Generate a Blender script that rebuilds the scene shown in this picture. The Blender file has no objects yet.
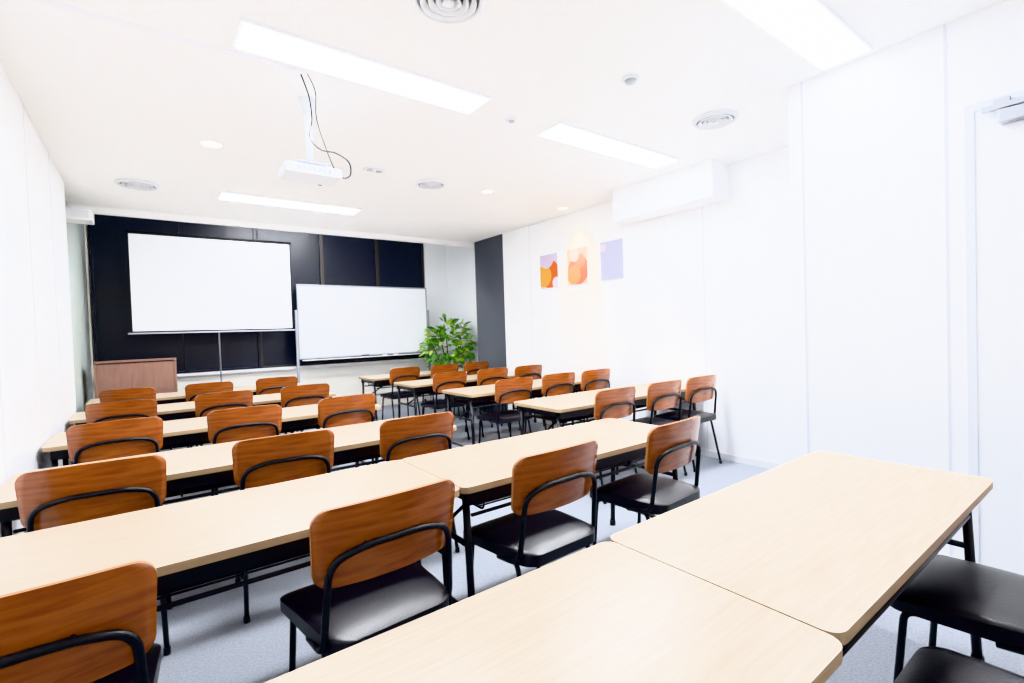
import bpy, bmesh, math, random
from mathutils import Vector, Matrix
random.seed(7)
C = bpy.context.scene.collection
SC = bpy.context.scene
PI = math.pi
CZ = 2.80      # ceiling height
FX = 4.41      # far right wall
NX = 3.32      # near right wall
LX = -0.56     # left wall

def lin(c):
    return tuple((v/255/12.92) if v/255 <= .04045 else ((v/255+.055)/1.055)**2.4 for v in c)

# ---------------------------------------------------------------- materials
def mat(name, rgb, rough=.5, metal=0, bump=None, var=None, emit=None, coat=0, scale=(1,1,1)):
    m = bpy.data.materials.new(name); m.use_nodes = True
    nt = m.node_tree; b = nt.nodes['Principled BSDF']
    c = lin(rgb)
    b.inputs['Base Color'].default_value = (*c, 1)
    b.inputs['Roughness'].default_value = rough
    b.inputs['Metallic'].default_value = metal
    b.inputs['Coat Weight'].default_value = coat
    if emit:
        b.inputs['Emission Color'].default_value = (*lin(emit[0]), 1)
        b.inputs['Emission Strength'].default_value = emit[1]
    if bump or var:
        tc = nt.nodes.new('ShaderNodeTexCoord'); mp = nt.nodes.new('ShaderNodeMapping')
        mp.inputs['Scale'].default_value = scale
        nt.links.new(tc.outputs['Object'], mp.inputs['Vector'])
    if var:
        n = nt.nodes.new('ShaderNodeTexNoise'); n.inputs['Scale'].default_value = var[0]
        n.inputs['Detail'].default_value = 6; n.inputs['Distortion'].default_value = .4
        nt.links.new(mp.outputs[0], n.inputs['Vector'])
        cr = nt.nodes.new('ShaderNodeValToRGB')
        cr.color_ramp.elements[0].position = .3; cr.color_ramp.elements[1].position = .7
        cr.color_ramp.elements[0].color = (*lin(var[1]), 1)
        cr.color_ramp.elements[1].color = (*c, 1)
        nt.links.new(n.outputs['Fac'], cr.inputs['Fac']); nt.links.new(cr.outputs['Color'], b.inputs['Base Color'])
    if bump:
        n2 = nt.nodes.new('ShaderNodeTexNoise'); n2.inputs['Scale'].default_value = bump[0]
        nt.links.new(mp.outputs[0], n2.inputs['Vector'])
        bp = nt.nodes.new('ShaderNodeBump'); bp.inputs['Strength'].default_value = bump[1]; bp.inputs['Distance'].default_value = .01
        nt.links.new(n2.outputs['Fac'], bp.inputs['Height']); nt.links.new(bp.outputs['Normal'], b.inputs['Normal'])
    return m

M = {}
M['wall'] = mat('white_wall_panel', (248,249,250), .33, var=(1.2, (245,246,248)))
M['ceil'] = mat('white_ceiling', (250,250,250), .8, bump=(60,.05))
M['seam'] = mat('panel_seam', (214,217,225), .6)
M['grey'] = mat('dark_grey_paint', (78,82,90), .6, bump=(30,.05))
M['cream'] = mat('cream_wall', (240,236,226), .6, bump=(30,.05))
M['baywall'] = mat('pale_bay_wall', (236,238,240), .6, bump=(30,.05))
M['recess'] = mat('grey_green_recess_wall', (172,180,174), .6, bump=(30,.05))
M['darkglass'] = mat('dark_window_panel', (21,26,42), .30, var=(2,(17,21,34)))
M['frame'] = mat('brown_window_frame', (66,60,58), .5, metal=.2)
M['top'] = mat('beige_laminate', (207,194,175), .30, var=(5,(180,162,140)), scale=(1.0,18,18))
M['edge'] = mat('laminate_edge', (172,150,119), .5, var=(5,(160,136,105)), scale=(1.2,14,14))
M['blk'] = mat('black_painted_steel', (20,21,25), .38, metal=.2, bump=(200,.02))
M['vinyl'] = mat('black_vinyl', (26,24,29), .34, bump=(220,.12))
M['ply'] = mat('orange_plywood', (160,92,42), .22, var=(4,(126,62,22)), scale=(1.6,2,16), coat=.5)
M['plyedge'] = mat('plywood_edge', (172,120,72), .5, var=(4,(148,96,52)), scale=(1,1,30))
M['white'] = mat('white_plastic', (238,238,240), .4, bump=(80,.01))
M['offwhite'] = mat('off_white_metal', (220,222,226), .4, bump=(80,.01))
M['slot'] = mat('vent_shadow_grey', (140,142,148), .6)
M['eye'] = mat('pale_grey_plastic', (176,178,184), .5)
M['lamp'] = mat('lamp_diffuser', (255,255,255), .5, emit=((246,249,255), 42))
M['lampnear'] = mat('lamp_diffuser_near', (255,255,255), .5, emit=((246,249,255), 28))
M['dlamp'] = mat('downlight_lens', (255,250,240), .5, emit=((255,246,230), 8))
M['wb'] = mat('whiteboard_enamel', (244,246,250), .25, coat=.2)
M['alu'] = mat('aluminium', (165,168,176), .4, metal=.5)
M['screen'] = mat('screen_fabric', (246,247,250), .8, bump=(150,.03))
M['blackcloth'] = mat('black_screen_border', (18,18,26), .7)
M['lect'] = mat('red_brown_wood', (144,110,96), .5, var=(3,(132,98,84)), scale=(10,10,1.2))
M['leaf'] = mat('leaf_green', (88,150,50), .45, var=(9,(50,114,40)))
M['leaf2'] = mat('leaf_pale', (176,200,86), .45, var=(9,(120,168,62)))
M['bark'] = mat('bark', (110,84,60), .8, bump=(50,.3))
M['pot'] = mat('white_pot', (225,222,215), .4)
M['soil'] = mat('soil', (60,46,36), .9, bump=(60,.5))
M['door'] = mat('white_door', (247,248,250), .35, var=(2,(244,246,249)))
M['dframe'] = mat('door_frame_white', (228,231,237), .4, bump=(80,.01))
M['lens'] = mat('glass_lens', (40,44,60), .1, coat=1)
M['carpet'] = mat('grey_carpet_tiles', (160,164,172), .95, bump=(350,.5), var=(120,(136,141,151)))

# ---------------------------------------------------------------- mesh helpers
def merge(bm, b2, mi=None):
    vm = {}
    for v in b2.verts: vm[v] = bm.verts.new(v.co)
    for f in b2.faces:
        try:
            nf = bm.faces.new([vm[v] for v in f.verts])
            nf.material_index = f.material_index if mi is None else mi; nf.smooth = f.smooth
        except ValueError: pass
    b2.free()

def box(bm, x0,x1,y0,y1,z0,z1, mi=0, bev=0):
    b2 = bmesh.new()
    bmesh.ops.create_cube(b2, size=1)
    for v in b2.verts:
        v.co = Vector(((x0+x1)/2+v.co.x*(x1-x0), (y0+y1)/2+v.co.y*(y1-y0), (z0+z1)/2+v.co.z*(z1-z0)))
    if bev:
        bmesh.ops.bevel(b2, geom=list(b2.edges), offset=bev, segments=2, affect='EDGES', profile=.6)
    merge(bm, b2, mi)

def tube(bm, pts, r, seg=8, mi=0, closed=False):
    pts = [Vector(p) for p in pts]; n = len(pts)
    rings = []; up = None
    for i in range(n):
        if closed: t = (pts[(i+1)%n]-pts[i-1]).normalized()
        elif i == 0: t = (pts[1]-pts[0]).normalized()
        elif i == n-1: t = (pts[-1]-pts[-2]).normalized()
        else: t = ((pts[i+1]-pts[i]).normalized()+(pts[i]-pts[i-1]).normalized()).normalized()
        if up is None:
            a = Vector((0,0,1)) if abs(t.z) < .9 else Vector((1,0,0))
            up = (a - t*a.dot(t)).normalized()
        else:
            up = (up - t*up.dot(t)).normalized()
        s = t.cross(up)
        rings.append([bm.verts.new(pts[i] + (up*math.cos(2*PI*k/seg)+s*math.sin(2*PI*k/seg))*r) for k in range(seg)])
    m = n if closed else n-1
    for i in range(m):
        a, b = rings[i], rings[(i+1)%n]
        for k in range(seg):
            f = bm.faces.new((a[k], a[(k+1)%seg], b[(k+1)%seg], b[k])); f.smooth = True; f.material_index = mi
    if not closed:
        f = bm.faces.new(rings[0][::-1]); f.material_index = mi
        f = bm.faces.new(rings[-1]); f.material_index = mi

def rounded(pts, rad, n=5):
    pts = [Vector(p) for p in pts]; out = [pts[0]]
    for i in range(1, len(pts)-1):
        a, b, c = pts[i-1], pts[i], pts[i+1]
        r = min(rad, (a-b).length*.49, (c-b).length*.49)
        p0 = b+(a-b).normalized()*r; p2 = b+(c-b).normalized()*r
        for k in range(n+1):
            t = k/n
            out.append(p0*(1-t)**2 + b*2*t*(1-t) + p2*t*t)
    out.append(pts[-1]); return out

def lathe(bm, prof, cx=0, cy=0, seg=24, mi=0, smooth=True):
    rings = []
    for r, z in prof:
        rings.append([bm.verts.new((cx+r*math.cos(2*PI*k/seg), cy+r*math.sin(2*PI*k/seg), z)) for k in range(seg)])
    for a, b in zip(rings, rings[1:]):
        for k in range(seg):
            f = bm.faces.new((a[k], a[(k+1)%seg], b[(k+1)%seg], b[k])); f.smooth = smooth; f.material_index = mi
    if prof[0][0] > 1e-5: bm.faces.new(rings[0][::-1]).material_index = mi
    if prof[-1][0] > 1e-5: bm.faces.new(rings[-1]).material_index = mi

def sheet(bm, W, H, R, fn, nx=10, nr=5, ny=3, mi=0, rim=1, taper=0, smooth=True):
    """rounded-corner plate; fn(u, v, side) -> point ; side 0 = lower/back, 1 = upper/front"""
    vs = [-H/2 + R*(1-math.cos(PI/2*k/nr)) for k in range(nr)]
    mid = [-H/2+R+(H-2*R)*k/ny for k in range(ny+1)]
    vs = vs + mid + [-v for v in reversed(vs)]
    grid = [[], []]
    for v in vs:
        dz = H/2-abs(v)
        ins = 0 if dz >= R else R-math.sqrt(max(0, R*R-(R-dz)**2))
        hw = W/2*(1+taper*v/H) - ins
        for s in (0, 1):
            grid[s].append([bm.verts.new(fn(-hw+2*hw*i/nx, v, s)) for i in range(nx+1)])
    n = len(vs)
    for s in (0, 1):
        g = grid[s]
        for j in range(n-1):
            for i in range(nx):
                q = (g[j][i], g[j][i+1], g[j+1][i+1], g[j+1][i])
                f = bm.faces.new(q if s else q[::-1]); f.material_index = mi; f.smooth = smooth
    def loop(g):
        return g[0][:] + [g[j][nx] for j in range(1, n)] + g[n-1][:nx][::-1] + [g[j][0] for j in range(n-2, 0, -1)]
    a, b = loop(grid[0]), loop(grid[1])
    for k in range(len(a)):
        k2 = (k+1) % len(a)
        f = bm.faces.new((a[k], a[k2], b[k2], b[k])); f.material_index = rim; f.smooth = False

def obj(name, bm, mats, parent=None, loc=None):
    bmesh.ops.recalc_face_normals(bm, faces=bm.faces)
    me = bpy.data.meshes.new(name); bm.to_mesh(me); bm.free()
    if not isinstance(mats, (list, tuple)): mats = [mats]
    for m in mats: me.materials.append(m)
    o = bpy.data.objects.new(name, me); C.objects.link(o)
    if parent: o.parent = parent
    if loc: o.location = loc
    return o
def tobj(name, pts, r, m, parent, seg=8, closed=False):
    bm = bmesh.new(); tube(bm, pts, r, seg, closed=closed)
    return obj(name, bm, m, parent)

def thing(name, label, cat, loc=(0,0,0), rz=0, group=None):
    o = bpy.data.objects.new(name, None); C.objects.link(o)
    o.empty_display_size = .1
    o.location = loc; o.rotation_euler = (0,0,rz); o['label'] = label; o['category'] = cat
    if group: o['group'] = group
    return o
def struct(name, boxes, m, parent=None, bev=0):
    bm = bmesh.new()
    for b in boxes: box(bm, *b, bev=bev)
    o = obj(name, bm, m, parent)
    if not parent: o['kind'] = 'structure'
    return o
def dup(root, loc, rz, label):
    r = root.copy(); C.objects.link(r); r.location = loc; r.rotation_euler = (0,0,rz); r['label'] = label
    for ch in list(root.children):
        c = ch.copy(); C.objects.link(c); c.parent = r
        for g in list(ch.children):
            d = g.copy(); C.objects.link(d); d.parent = c
    return r

# ---------------------------------------------------------------- room shell
BY = 8.6   # back (window) wall
struct('floor', [(-.8, 5.1, -1.3, 8.8, -.1, 0)], M['carpet'])
struct('ceiling', [(-.8, 5.1, -1.3, 7.0, CZ, 3.4), (-.8, 5.1, 7.0, 8.8, 3.3, 3.4), (-.62, 4.85, 6.9, 7.0, 2.735, CZ)], M['ceil'])
struct('wall_left', [(LX-.15, LX, -1.2, 6.06, 0, CZ)], M['wall'])
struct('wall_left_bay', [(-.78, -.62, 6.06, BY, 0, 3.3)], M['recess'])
struct('wall_rear', [(LX, NX, -1.3, -1.2, 0, CZ)], M['wall'])
struct('wall_right_near', [(NX, 4.56, -1.2, 1.42, 0, CZ)], M['wall'])
struct('wall_right', [(FX, 4.56, 1.42, 6.05, 0, CZ)], M['wall'])
struct('wall_right_column', [(FX, 5.0, 6.05, 6.85, 0, CZ)], M['grey'])
struct('wall_right_bay', [(4.85, 5.0, 6.85, BY, 0, 3.3)], M['baywall'])
struct('wall_right_soffit', [(4.12, FX, 2.42, 3.58, 2.47, CZ)], M['wall'])
# front wall: cream below, frame openings with dark panels
struct('wall_front', [(-.78, 4.37, BY, BY+.12, 0, .84), (-.78, -.6, BY, BY+.12, .84, 3.3), (-.6, 4.37, BY+.08, BY+.12, .84, 3.3)], M['cream'])
struct('wall_front_right', [(4.37, 5.0, BY, BY+.12, 0, 3.3)], M['baywall'])
mull = [-.58, .45, 1.43, 2.43, 3.41, 4.35]
for i in range(5):
    w = struct('window_%d' % (i+1), [(mull[i]+.03, mull[i+1]-.03, BY+.03, BY+.06, .87, 3.3)], M['darkglass'])
    bm = bmesh.new()
    fm = M['frame'] if i > 1 else M['darkglass']
    box(bm, mull[i]-.0 , mull[i]+.03, BY-.01, BY+.07, .84, 3.3)
    box(bm, mull[i+1]-.03, mull[i+1], BY-.01, BY+.07, .84, 3.3)
    box(bm, mull[i]+.03, mull[i+1]-.03, BY-.01, BY+.07, .84, .87)
    obj('window_frame', bm, fm, w)
struct('trim_1', [(-.6, 4.4, BY-.12, BY, .80, .84)], M['white'], bev=.005)
# baseboards
struct('baseboard_left', [(LX, LX+.012, -1.2, 6.06, 0, .06)], M['offwhite'])
struct('baseboard_right', [(FX-.012, FX, 1.42, 6.0, 0, .06)], M['offwhite'])
struct('baseboard_right_near', [(NX-.012, NX, .62, 1.42, 0, .06)], M['offwhite'])
# panel seams
k = 2
for y in (1.35, 2.3, 3.25, 4.2, 5.15, 6.03):
    struct('trim_%d' % k, [(LX, LX+.002, y-.003, y+.003, .06, CZ)], M['seam']); k += 1
for y in (2.70, 5.4):
    struct('trim_%d' % k, [(FX-.002, FX, y-.003, y+.003, .06, 2.47 if y < 3.5 else CZ)], M['seam']); k += 1
for y in (.66, 1.34):
    struct('trim_%d' % k, [(NX-.004, NX, y-.005, y+.005, .06, CZ)], M['seam']); k += 1
struct('trim_%d' % k, [(LX, .76, 2.87, 2.90, CZ-.012, CZ)], M['white']); k += 1
# door in near right wall
d = struct('door_1', [(NX-.012, NX, -.385, .551, .01, 2.317)], M['door'])
bm = bmesh.new()
for b in ((NX-.022, NX, .551, .585, 0, 2.352), (NX-.022, NX, -.42, -.385, 0, 2.352), (NX-.022, NX, -.385, .551, 2.317, 2.352)): box(bm, *b)
obj('door_frame', bm, M['dframe'], d)
bm = bmesh.new(); box(bm, NX-.075, NX-.012, .16, .46, 2.215, 2.275, bev=.006)
dc = obj('door_closer', bm, M['alu'], d)
bm = bmesh.new(); box(bm, NX-.06, NX-.03, .05, .52, 2.285, 2.31, bev=.003)
obj('closer_arm', bm, M['alu'], dc)
bm = bmesh.new(); box(bm, NX-.055, NX-.012, .42, .48, 2.31, 2.335, bev=.003)
obj('arm_bracket', bm, M['alu'], dc)
tobj('door_handle', rounded([(NX-.012,-.3,1.0),(NX-.07,-.3,1.0),(NX-.07,-.18,1.0)],.02), .01, M['alu'], d)

# ---------------------------------------------------------------- chair
def make_chair(label):
    t = thing('classroom_chair', label, 'chair', group='wood backed classroom chairs')
    bm = bmesh.new()
    def sf(u, v, s):
        e = max(0, 1-(abs(u)/.225)**4)*max(0, 1-(abs(v)/.22)**4)
        z = .462+.022*e if s else .422
        z -= .012*max(0, v/.2)**3 if s else 0
        return (u, v-.008, z)
    sheet(bm, .43, .44, .06, sf, nx=14, nr=6, ny=7, rim=0, taper=.20)
    obj('seat', bm, M['vinyl'], t)
    tobj('seat_frame', [(-.165,-.16,.414),(.165,-.16,.414),(.175,.16,.414),(-.175,.16,.414)], .009, M['blk'], t, closed=True)
    bm = bmesh.new()
    def bf(u, v, s):
        y = -.215 + .040*(u/.23)**2 - .17*v - (.006 if s else -.006)
        return (u, y, .722+v+.010*(1-(u/.23)**2)*(1 if v > 0 else -.3))
    sheet(bm, .455, .228, .045, bf, nx=16, nr=6, ny=5, rim=1, taper=.05)
    obj('backrest', bm, [M['ply'], M['plyedge']], t)
    tobj('back_frame', rounded([(-.203,-.04,.415),(-.205,-.175,.43),(-.190,-.208,.690),(-.10,-.232,.722),(.10,-.232,.722),(.190,-.208,.690),(.205,-.175,.43),(.203,-.04,.415)], .05, 6), .0105, M['blk'], t, 10)
    for sx in (-1, 1):
        tobj('bolt', [(sx*.09,-.232,.722),(sx*.09,-.198,.722)], .006, M['blk'], t)
        for fy in (1, -1):
            if fy == 1: pts = rounded([(sx*.17,.10,.41),(sx*.19,.165,.41),(sx*.205,.195,.012)], .03)
            else: pts = rounded([(sx*.17,-.08,.41),(sx*.19,-.145,.41),(sx*.203,-.228,.012)], .03)
            lg = tobj('leg', pts, .0105, M['blk'], t)
            p = pts[-1]
            bm = bmesh.new(); lathe(bm, [(.013,0),(.014,.004),(.013,.03)], p.x, p.y, 10)
            obj('foot_cap', bm, M['blk'], lg)
    return t

# ---------------------------------------------------------------- table
def make_table(L, label):
    t = thing('folding_table', label, 'table', group='folding classroom tables')
    bm = bmesh.new()
    sheet(bm, L, .60, .035, lambda u, v, s: (u, v, .70 if s else .674), nx=2, nr=5, ny=1, rim=1, smooth=False)
    obj('tabletop', bm, [M['top'], M['edge']], t)
    bm = bmesh.new(); hx = L/2
    for sy in (-1, 1): box(bm, -hx+.035, hx-.035, sy*.25-.014, sy*.25+.014, .612, .674)
    for x in (-hx+.06, hx-.06, -hx*.4, hx*.4): box(bm, x-.018, x+.018, -.236, .236, .625, .674)
    obj('under_frame', bm, M['blk'], t)
    bm = bmesh.new()
    box(bm, -hx+.12, hx-.12, -.17, .20, .575, .581)
    for q in range(2):
        tube(bm, [(-hx+.12,-.19-q*.022,.578),(hx-.12,-.19-q*.022,.578)], .004, 6)
    tube(bm, [(-hx+.07,-.236,.560),(hx-.07,-.236,.560)], .008, 8)
    tube(bm, [(-hx+.07,.228,.560),(hx-.07,.228,.560)], .008, 8)
    for x in (-hx+.13, -hx*.4, 0, hx*.4, hx-.13):
        tube(bm, rounded([(x,-.240,.630),(x,-.234,.569),(x,.226,.569),(x,.240,.630)], .02, 3), .005, 6)
    obj('shelf', bm, M['blk'], t)
    for sx in (-1, 1):
        x = sx*(hx-.05)
        for sy in (-1, 1):
            lg = tobj('leg', [(x,sy*.225,.655),(x,sy*.255,.012)], .0155, M['blk'], t, 10)
            bm = bmesh.new(); lathe(bm, [(.019,0),(.020,.005),(.019,.035)], x, sy*.255, 12)
            obj('foot_cap', bm, M['blk'], lg)
        tobj('crossbar', [(x,-.248,.15),(x,.248,.15)], .012, M['blk'], t)
        tobj('crossbar', [(x,-.236,.44),(x,.236,.44)], .012, M['blk'], t)
        tobj('folding_brace', [(x,.0,.44),(x-sx*.24,.0,.577)], .009, M['blk'], t)
    return t

protos = {}
def place_table(x0, x1, near, label):
    L = round(x1-x0-.006, 3); loc = ((x0+x1)/2, near+.30, 0)
    if L not in protos:
        t = make_table(L, label); protos[L] = t; t.location = loc
        return t
    return dup(protos[L], loc, 0, label)
chair0 = []
def place_chair(x, y, rz, label):
    if not chair0:
        t = make_chair(label); chair0.append(t); t.location = (x,y,0); t.rotation_euler = (0,0,rz); return t
    return dup(chair0[0], (x,y,0), rz, label)

R1, R2 = .37, 1.63
place_table(1.04, 2.50, R1, 'beige table in the nearest row, right one, beside the white door')
place_table(-.42, 1.04, R1-.015, 'beige table in the nearest row, cut off by the bottom of the photo')
place_table(.96, 2.475, R2, 'beige folding table at right end of the second nearest row')
place_table(-.55, .96, R2, 'long beige folding table in second nearest row, by the left wall')
place_chair(2.02, .31, 0, 'chair with black seat pushed in at the nearest table, beside the door')
place_chair(1.385, .17, 0, 'chair with only its black seat showing under the nearest table bottom right')
for x, y, rz, l in ((-.235,1.53,.0,'orange backed chair in the bottom left corner, black tube across its back'),
                     (.55,1.575,.05,'largest fully shown orange backed chair, bottom centre, black vinyl seat'),
                     (1.285,1.63,.03,'orange backed chair third from left at the second nearest table row'),
                     (2.06,1.63,.06,'orange backed chair at right end of the second nearest table row')):
    place_chair(x, y, rz, l)
rows = [2.73, 4.0, 5.27, 6.55]
lname = ['fourth row from the lectern', 'third row from the lectern', 'second row from the lectern', 'row closest to the lectern']
rname = ['right block row farthest from the plant', 'right block third row from the plant', 'right block second row from the plant', 'right block row closest to the plant']
lp = ['beside the left wall', 'in the middle', 'by the aisle']
rp = ['by the aisle', 'in the middle', 'beside the right wall']
for i, ny in enumerate(rows):
    place_table(-.54, 1.59, ny, 'long beige folding table, left block, ' + lname[i])
    place_table(2.47, 4.395, ny, 'beige folding table, ' + rname[i])
    for j, x in enumerate((-.18, .53, 1.23)):
        place_chair(x, ny+.03+random.uniform(-.04,.02), random.uniform(-.06,.06), 'orange backed chair, left block, %s, %s' % (lname[i], lp[j]))
    for j, x in enumerate((2.88, 3.5, 4.06)):
        place_chair(x, ny+.02+random.uniform(-.04,.02), random.uniform(-.03,.03), 'orange backed chair, %s, %s' % (rname[i], rp[j]))

# ---------------------------------------------------------------- ceiling fixtures
def light(x0, x1, y, label, z=CZ, m='lamp'):
    t = thing('ceiling_light', label, 'ceiling light', ((x0+x1)/2, y, z), group='long ceiling lights')
    h = (x1-x0)/2
    bm = bmesh.new()
    box(bm, -h, h, -.13, -.115, -.02, 0); box(bm, -h, h, .115, .13, -.02, 0)
    box(bm, -h, -h+.015, -.115, .115, -.02, 0); box(bm, h-.015, h, -.115, .115, -.02, 0)
    obj('frame', bm, M['white'], t)
    bm = bmesh.new(); box(bm, -h+.015, h-.015, -.115, .115, -.024, -.001)
    obj('diffuser', bm, M[m], t)
light(.40, 1.80, 2.67, 'long bright ceiling light above the projector, largest in the photo')
light(2.42, 3.86, 2.70, 'long bright ceiling light between projector light and white wall soffit')
light(.64, 2.06, 5.75, 'long bright ceiling light farthest away, in front of the projection screen')
light(1.84, 3.24, 1.07, 'bright ceiling light at the top right corner near the door', m='lampnear')
light(1.2, 2.6, 7.3, 'added fill light hidden in the window bay above the projection screen', 3.3, m='lampnear')  # added fill behind the bulkhead, out of view, brightens whiteboard and screen

def vent(x, y, label, r=.17):
    t = thing('ceiling_vent', label, 'ceiling vent', (x, y, CZ), group='round ceiling air vents')
    bm = bmesh.new()
    lathe(bm, [(r,0),(r,-.008),(r*.9,-.022),(r*.82,-.022),(r*.82,0)], seg=40)
    obj('rim', bm, M['offwhite'], t)
    bm = bmesh.new(); lathe(bm, [(r*.82,-.001),(r*.82,-.006)], seg=40)
    obj('backing', bm, M['slot'], t)
    for q in (.66, .46, .26):
        bm = bmesh.new(); lathe(bm, [(r*q,-.006),(r*(q+.08),-.026),(r*(q+.02),-.028),(r*(q-.06),-.006)], seg=36)
        obj('ring', bm, M['offwhite'], t)
    bm = bmesh.new(); lathe(bm, [(r*.14,-.006),(r*.16,-.028),(.0001,-.03)], seg=24)
    obj('hub', bm, M['offwhite'], t)
vent(1.13, 1.90, 'round white air vent cut off by the top edge of the photo', .17)
vent(3.36, 1.94, 'round slotted air vent nearest the right wall, beside the smoke detector', .16)
vent(-.02, 5.75, 'round air vent near the left wall, above the lectern side')
vent(2.31, 4.35, 'round air vent in the ceiling centre, right of the ceiling sensor', .15)
def down(x, y, label, m='dlamp', r=.075):
    t = thing('downlight', label, 'downlight', (x, y, CZ), group='small round downlights')
    bm = bmesh.new(); lathe(bm, [(r,0),(r,-.006),(r*.85,-.014),(r*.8,-.010),(r*.78,0)], seg=32)
    obj('trim_ring', bm, M['white'], t)
    bm = bmesh.new(); lathe(bm, [(r*.78,-.001),(r*.78,-.007)], seg=32)
    obj('lens', bm, M[m], t)
down(.44, 4.30, 'small round downlight left of the projector', r=.085)
down(2.94, 4.28, 'small round downlight right of the centre air vent')
down(4.14, 4.40, 'small round downlight above the three pictures')
ld = bpy.data.lights.new('picture_spot', 'SPOT'); ld.energy = 75; ld.spot_size = 1.0; ld.spot_blend = .8; ld.color = (1,.82,.60); ld.shadow_soft_size = .05
lo = bpy.data.objects.new('picture_spot', ld); C.objects.link(lo); lo.location = (4.14, 4.40, CZ-.03); lo.rotation_euler = (0, math.radians(-24), 0)
t = thing('smoke_detector', 'small round smoke detector on the ceiling left of the right vent', 'smoke detector', (2.37,1.90,CZ))
bm = bmesh.new(); lathe(bm, [(.05,0),(.05,-.012),(.042,-.018)], seg=28); obj('base', bm, M['offwhite'], t)
bm = bmesh.new(); lathe(bm, [(.034,-.018),(.03,-.034),(.0001,-.038)], seg=24); obj('sensor_head', bm, M['eye'], t)
t = thing('ceiling_sensor', 'small white round sensor on the ceiling between two long lights', 'sensor', (2.10,2.73,CZ))
bm = bmesh.new(); lathe(bm, [(.045,0),(.045,-.012),(.03,-.02)], seg=28); obj('base', bm, M['offwhite'], t)
bm = bmesh.new(); lathe(bm, [(.022,-.02),(.016,-.03),(.0001,-.033)], seg=20); obj('sensor_head', bm, M['eye'], t)
t = thing('ceiling_sensor_pair', 'small white plate with two round openings right of the projector', 'sensor', (1.69,4.24,CZ))
bm = bmesh.new(); box(bm, -.09,.09,-.05,.05,-.012,0,bev=.004); obj('plate', bm, M['offwhite'], t)
for sx in (-1,1):
    bm = bmesh.new(); lathe(bm, [(.028,-.012),(.026,-.018),(.0001,-.02)], sx*.042, 0, 20); obj('sensor_eye', bm, M['eye'], t)
t = thing('wall_box', 'small white box high at the far end of the left wall', 'box', (LX+.0,6.6,2.62))
bm = bmesh.new(); box(bm, -.055,.16,-.12,.12,-.06,.06,bev=.01); obj('housing', bm, M['white'], t)
bm = bmesh.new(); box(bm, .0,.13,-.124,-.12,-.04,.04,bev=.001); obj('front_panel', bm, M['offwhite'], t)

# ---------------------------------------------------------------- projector
PR = Vector((.86,3.21,2.335))
t = thing('ceiling_projector', 'white projector hanging from the ceiling on a white pole', 'projector', PR)
bm = bmesh.new(); box(bm, -.165,.165,-.11,.11,-.028,.028, bev=.012); body = obj('body', bm, M['offwhite'], t)
bm = bmesh.new()
for q in range(7): box(bm, -.10+q*.03, -.085+q*.03, -.1115, -.109, -.012, .012)
obj('vent_grille', bm, M['slot'], body)
b2 = bmesh.new(); lathe(b2, [(.026,0),(.026,.02),(.022,.03),(.022,.018),(.0001,.022)], seg=24)
bmesh.ops.rotate(b2, verts=b2.verts, cent=(0,0,0), matrix=Matrix.Rotation(-PI/2,3,'X'))
bmesh.ops.translate(b2, verts=b2.verts, vec=(.09,.108,0)); obj('lens', b2, M['lens'], t)
bm = bmesh.new(); box(bm, -.09,.09,-.07,.07,.050,.057,bev=.002)
for sx in (-1,1):
    for sy in (-1,1): lathe(bm, [(.006,.026),(.006,.052)], sx*.08, sy*.06, 8)
obj('mount_bracket', bm, M['alu'], t)
bm = bmesh.new(); lathe(bm, [(.02,.057),(.02,.455)], 0, 0, 16); obj('pole', bm, M['offwhite'], t)
bm = bmesh.new(); lathe(bm, [(.026,.38),(.045,.45),(.055,.465)], 0, 0, 24); obj('ceiling_plate', bm, M['offwhite'], t)
def cable(pts, parent, r=.004):
    P = [Vector(p)-PR for p in pts]; out = []
    for i in range(len(P)-1):
        p0 = P[max(i-1,0)]; p1 = P[i]; p2 = P[i+1]; p3 = P[min(i+2,len(P)-1)]
        for k in range(8):
            s = k/8
            out.append(.5*((2*p1)+(-p0+p2)*s+(2*p0-5*p1+4*p2-p3)*s*s+(-p0+3*p1-3*p2+p3)*s**3))
    out.append(P[-1])
    o = tobj('cable', out, r, M['blk'], parent, 8); return o
cable([(.74,2.89,2.80),(.80,2.95,2.70),(.83,3.02,2.6),(.82,3.04,2.50),(.88,3.04,2.44),(.97,3.05,2.44),(1.05,3.05,2.40),(1.07,3.08,2.335),(1.04,3.10,2.31),(1.0,3.12,2.33)], t, r=.0045)
cable([(.78,2.89,2.80),(.84,2.96,2.74),(.86,3.03,2.62),(.91,3.05,2.47),(.96,3.07,2.36),(.99,3.11,2.34)], t, r=.003)

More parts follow.
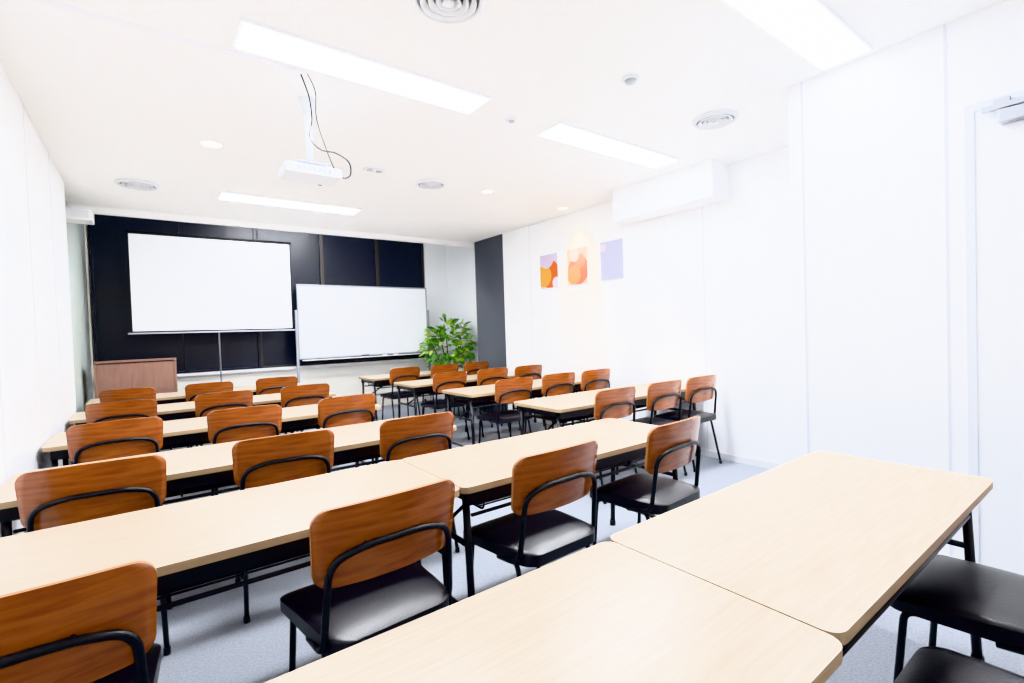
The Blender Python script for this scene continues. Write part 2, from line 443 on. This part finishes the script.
# ---------------------------------------------------------------- pictures on the right wall
def picture(y0, y1, base, shapes, label):
    m = bpy.data.materials.new('painting'); m.use_nodes = True
    nt = m.node_tree; b = nt.nodes['Principled BSDF']; b.inputs['Roughness'].default_value = .6
    tc = nt.nodes.new('ShaderNodeTexCoord'); prev = None
    for cy, cz, r, col in shapes:
        vm = nt.nodes.new('ShaderNodeVectorMath'); vm.operation = 'MULTIPLY'; vm.inputs[1].default_value = (0,1,1)
        nt.links.new(tc.outputs['Object'], vm.inputs[0])
        ds = nt.nodes.new('ShaderNodeVectorMath'); ds.operation = 'DISTANCE'; ds.inputs[1].default_value = (0,cy,cz)
        nt.links.new(vm.outputs[0], ds.inputs[0])
        lt = nt.nodes.new('ShaderNodeMapRange'); lt.inputs['From Min'].default_value = r+.004; lt.inputs['From Max'].default_value = r-.004
        nt.links.new(ds.outputs['Value'], lt.inputs['Value'])
        mx = nt.nodes.new('ShaderNodeMix'); mx.data_type = 'RGBA'
        mx.inputs[6].default_value = (*lin(base), 1); mx.inputs[7].default_value = (*lin(col), 1)
        if prev: nt.links.new(prev.outputs[2], mx.inputs[6])
        nt.links.new(lt.outputs[0], mx.inputs[0]); prev = mx
    nt.links.new(prev.outputs[2], b.inputs['Base Color'])
    t = thing('wall_picture', label, 'picture', (FX, (y0+y1)/2, 2.10), group='abstract pictures on the right wall')
    h = (y1-y0)/2
    bm = bmesh.new(); box(bm, -.022,-.002,-h+.004,h-.004,-.226,.226, bev=.002); obj('canvas', bm, m, t)
    bm = bmesh.new()
    for b in ((-.018,0,-h,-h+.004,-.23,.23),(-.018,0,h-.004,h,-.23,.23),(-.018,0,-h+.004,h-.004,-.23,-.226),(-.018,0,-h+.004,h-.004,.226,.23)): box(bm, *b)
    obj('edge', bm, M['white'], t)
# +y is the left side as seen from the room
picture(4.80, 5.16, (190,180,200), [(-.02,-.04,.19,(206,96,20)), (.10,-.06,.15,(230,166,50)), (.04,.19,.15,(190,180,200)), (-.15,-.17,.08,(214,204,210))], 'abstract picture of orange shapes on lilac, leftmost of the three')
picture(4.26, 4.61, (206,186,170), [(-.02,-.05,.18,(212,110,24)), (.06,-.10,.12,(230,164,50)), (-.05,.06,.09,(226,150,60)), (.05,.15,.09,(214,206,206))], 'mostly orange abstract picture, middle of the three')
picture(3.69, 4.04, (184,186,208), [(.13,.16,.05,(196,184,196))], 'pale lilac abstract picture, rightmost of the three')

# ---------------------------------------------------------------- whiteboard on stand
t = thing('whiteboard', 'large mobile whiteboard in front of the dark windows', 'whiteboard', (3.06, 8.25, 0))
bm = bmesh.new(); box(bm, -1.12,1.12,-.012,.012,.985,2.135); obj('board', bm, M['wb'], t)
bm = bmesh.new()
for b in ((-1.14,1.14,-.02,.02,2.135,2.16),(-1.14,1.14,-.02,.02,.96,.985),(-1.14,-1.12,-.02,.02,.985,2.135),(1.12,1.14,-.02,.02,.985,2.135)): box(bm, *b, bev=.003)
obj('frame', bm, M['alu'], t)
bm = bmesh.new(); box(bm, -1.10,1.10,-.09,-.02,.935,.948); obj('marker_tray', bm, M['white'], t)
for sx in (-1,1):
    bm = bmesh.new(); box(bm, sx*1.16-.018, sx*1.16+.018, -.018,.018,.08,1.75, bev=.003)
    st = obj('stand_post', bm, M['alu'], t)
    bm = bmesh.new(); box(bm, sx*1.16-.02, sx*1.16+.02, -.26,.26,.06,.09, bev=.005); obj('stand_foot', bm, M['alu'], t)
    for sy in (-1,1):
        b2 = bmesh.new(); lathe(b2, [(.028,-.01),(.03,0),(.028,.01)], seg=16)
        bmesh.ops.rotate(b2, verts=b2.verts, cent=(0,0,0), matrix=Matrix.Rotation(PI/2,3,'Y'))
        bmesh.ops.translate(b2, verts=b2.verts, vec=(sx*1.16, sy*.23, .03)); obj('caster', b2, M['blk'], t)
bm = bmesh.new(); box(bm, -1.14,1.14,-.012,.012,.25,.28); obj('lower_bar', bm, M['alu'], t)
t = thing('whiteboard_eraser', 'dark eraser lying on the whiteboard tray', 'eraser', (2.98, 8.195, .949))
bm = bmesh.new(); box(bm, -.06,.06,-.022,.022,0,.014); obj('felt', bm, M['slot'], t)
bm = bmesh.new(); box(bm, -.06,.06,-.022,.022,.014,.034, bev=.004); obj('grip', bm, M['blk'], t)
for i, (x, col, l) in enumerate(((3.35,(30,40,150),'blue'),(3.55,(180,30,40),'red'))):
    t = thing('marker_pen', l+' marker pen lying on the whiteboard tray', 'marker', (x, 8.195, .958))
    tobj('barrel', [(-.06,0,0),(.03,0,0)], .008, M['white'], t)
    tobj('cap', [(.03,0,0),(.065,0,0)], .009, mat('marker_'+l, col, .4, bump=(20,.01)), t)

# ---------------------------------------------------------------- projection screen
t = thing('projection_screen', 'white projection screen with black border on a central post', 'projection screen', (.81, 7.95, 0))
bm = bmesh.new(); box(bm, -.96,.96,-.004,.004,1.46,2.72); obj('screen_fabric', bm, M['screen'], t)
bm = bmesh.new()
for b in ((-.985,-.96,-.005,.005,1.44,2.74),(.96,.985,-.005,.005,1.44,2.74),(-.96,.96,-.005,.005,2.72,2.74),(-.96,.96,-.005,.005,1.44,1.46)): box(bm, *b)
obj('border', bm, M['blackcloth'], t)
bm = bmesh.new(); box(bm, -1.01,1.01,-.012,.012,1.42,1.44, bev=.004); obj('bottom_bar', bm, M['alu'], t)
tobj('top_bar', [(-.99,0,2.752),(.99,0,2.752)], .012, M['blk'], t, 10)
tobj('post', [(0,.045,.35),(0,.045,2.76)], .010, M['alu'], t)
for a in (90, 210, 330):
    ca, sa = math.cos(math.radians(a)), math.sin(math.radians(a))
    lg = tobj('leg', [(0,.045,.62),(ca*.40,.045+sa*.40,.009)], .009, M['alu'], t)
    tobj('leg_stay', [(0,.045,.38),(ca*.2,.045+sa*.2,.315)], .005, M['alu'], lg)

# ---------------------------------------------------------------- lectern
t = thing('lectern', 'wide brown wooden lectern in front of the dark windows, left', 'lectern', (-.12, 7.60, 0))
bm = bmesh.new(); box(bm, -.37,.37,-.235,-.215,.04,1.07,bev=.003); obj('front_panel', bm, M['lect'], t)
for sx in (-1,1):
    bm = bmesh.new(); box(bm, sx*.38-.012, sx*.38+.012, -.25,.25,.0,1.075,bev=.003); obj('side_panel', bm, M['lect'], t)
bm = bmesh.new()
sheet(bm, .79, .51, .01, lambda u,v,s: (u, v, 1.080-(v)*.02+(.022 if s else 0)), nx=2, nr=3, ny=1, rim=0, smooth=False); obj('top', bm, M['lect'], t)
bm = bmesh.new(); box(bm, -.366,.366,-.21,.22,.62,.64); obj('shelf', bm, M['lect'], t)

# ---------------------------------------------------------------- plant
t = thing('potted_tree', 'leafy green potted tree right of the whiteboard', 'plant', (4.33, 7.70, 0))
bm = bmesh.new(); lathe(bm, [(.12,0),(.15,.05),(.18,.30),(.19,.31),(.19,.34),(.17,.34),(.165,.30)], seg=28); obj('pot', bm, M['pot'], t)
bm = bmesh.new(); lathe(bm, [(.16,.28),(.16,.31),(.0001,.315)], seg=24); obj('soil', bm, M['soil'], t)
for i in range(5):
    a = i*1.26; p = [(math.cos(a)*.01,math.sin(a)*.01,.3)]
    for s in (1,2,3,4):
        p.append((math.cos(a)*.075*s+random.uniform(-.02,.02), math.sin(a)*.07*s+random.uniform(-.02,.02), .3+.24*s*(1.05 if i%2 else .9)))
    tobj('trunk', p, .010, M['bark'], t, 7)
bm = bmesh.new()
rr = random.Random(3)
for n in range(420):
    th = rr.uniform(0, 2*PI); ph = math.acos(rr.uniform(-1,1)); q = rr.uniform(.35,1)**.6
    c = Vector((math.sin(ph)*math.cos(th)*.45*q, math.sin(ph)*math.sin(th)*.42*q, 1.08+math.cos(ph)*.48*q))
    if rr.random() < .15: c += Vector((rr.uniform(-.06,.06), rr.uniform(-.05,.05), rr.uniform(0,.08)))
    ln = rr.uniform(.10,.17); wd = ln*.33
    out = Vector((c.x, c.y, (c.z-1.0)*.5+.05)).normalized()
    dr = (out + Vector((rr.uniform(-.7,.7), rr.uniform(-.7,.7), rr.uniform(-.9,.3)))).normalized()
    sd = dr.cross(Vector((rr.uniform(-.6,.6), rr.uniform(-.6,.6), 1))).normalized(); nn = sd.cross(dr)
    mi = 1 if rr.random() < .45 else 0
    if c.x + ln > .50: c.x = .50-ln
    L0 = bm.verts.new(c); Lt = bm.verts.new(c+dr*ln-nn*ln*.12)
    ml = [bm.verts.new(c+dr*ln*k+nn*.008) for k in (.33,.66)]
    le = [bm.verts.new(c+dr*ln*k+sd*wd*w) for k, w in ((.3,.9),(.65,.8))]
    re = [bm.verts.new(c+dr*ln*k-sd*wd*w) for k, w in ((.3,.9),(.65,.8))]
    for f in ((L0,ml[0],le[0]),(L0,re[0],ml[0]),(ml[0],ml[1],le[1],le[0]),(ml[0],re[0],re[1],ml[1]),(ml[1],Lt,le[1]),(ml[1],re[1],Lt)):
        g = bm.faces.new(f); g.material_index = mi; g.smooth = True
obj('foliage', bm, [M['leaf'], M['leaf2']], t)

# ---------------------------------------------------------------- world, camera
w = bpy.data.worlds.new('World'); SC.world = w; w.use_nodes = True
w.node_tree.nodes['Background'].inputs[0].default_value = (.9,.95,1,1)
w.node_tree.nodes['Background'].inputs[1].default_value = .5
try: SC.view_settings.view_transform = 'Khronos PBR Neutral'
except Exception: SC.view_settings.view_transform = 'Standard'
SC.view_settings.exposure = 1.4
cam = bpy.data.cameras.new('Camera'); co = bpy.data.objects.new('Camera', cam); C.objects.link(co)
f = 486.0
d_ = Vector((-364, 1, f)).normalized(); r_ = Vector((648, -32, f)); r_ = (r_-d_*r_.dot(d_)).normalized(); dn = d_.cross(r_)
right = Vector((r_.x, d_.x, -dn.x)); up = -Vector((r_.y, d_.y, -dn.y)); fw = Vector((r_.z, d_.z, -dn.z))
mt = Matrix((right, up, -fw)).transposed().to_4x4(); mt.translation = Vector((0,0,1.31))
co.matrix_world = mt
cam.sensor_width = 36; cam.lens = f/1024*36; cam.clip_start = .02
SC.camera = co
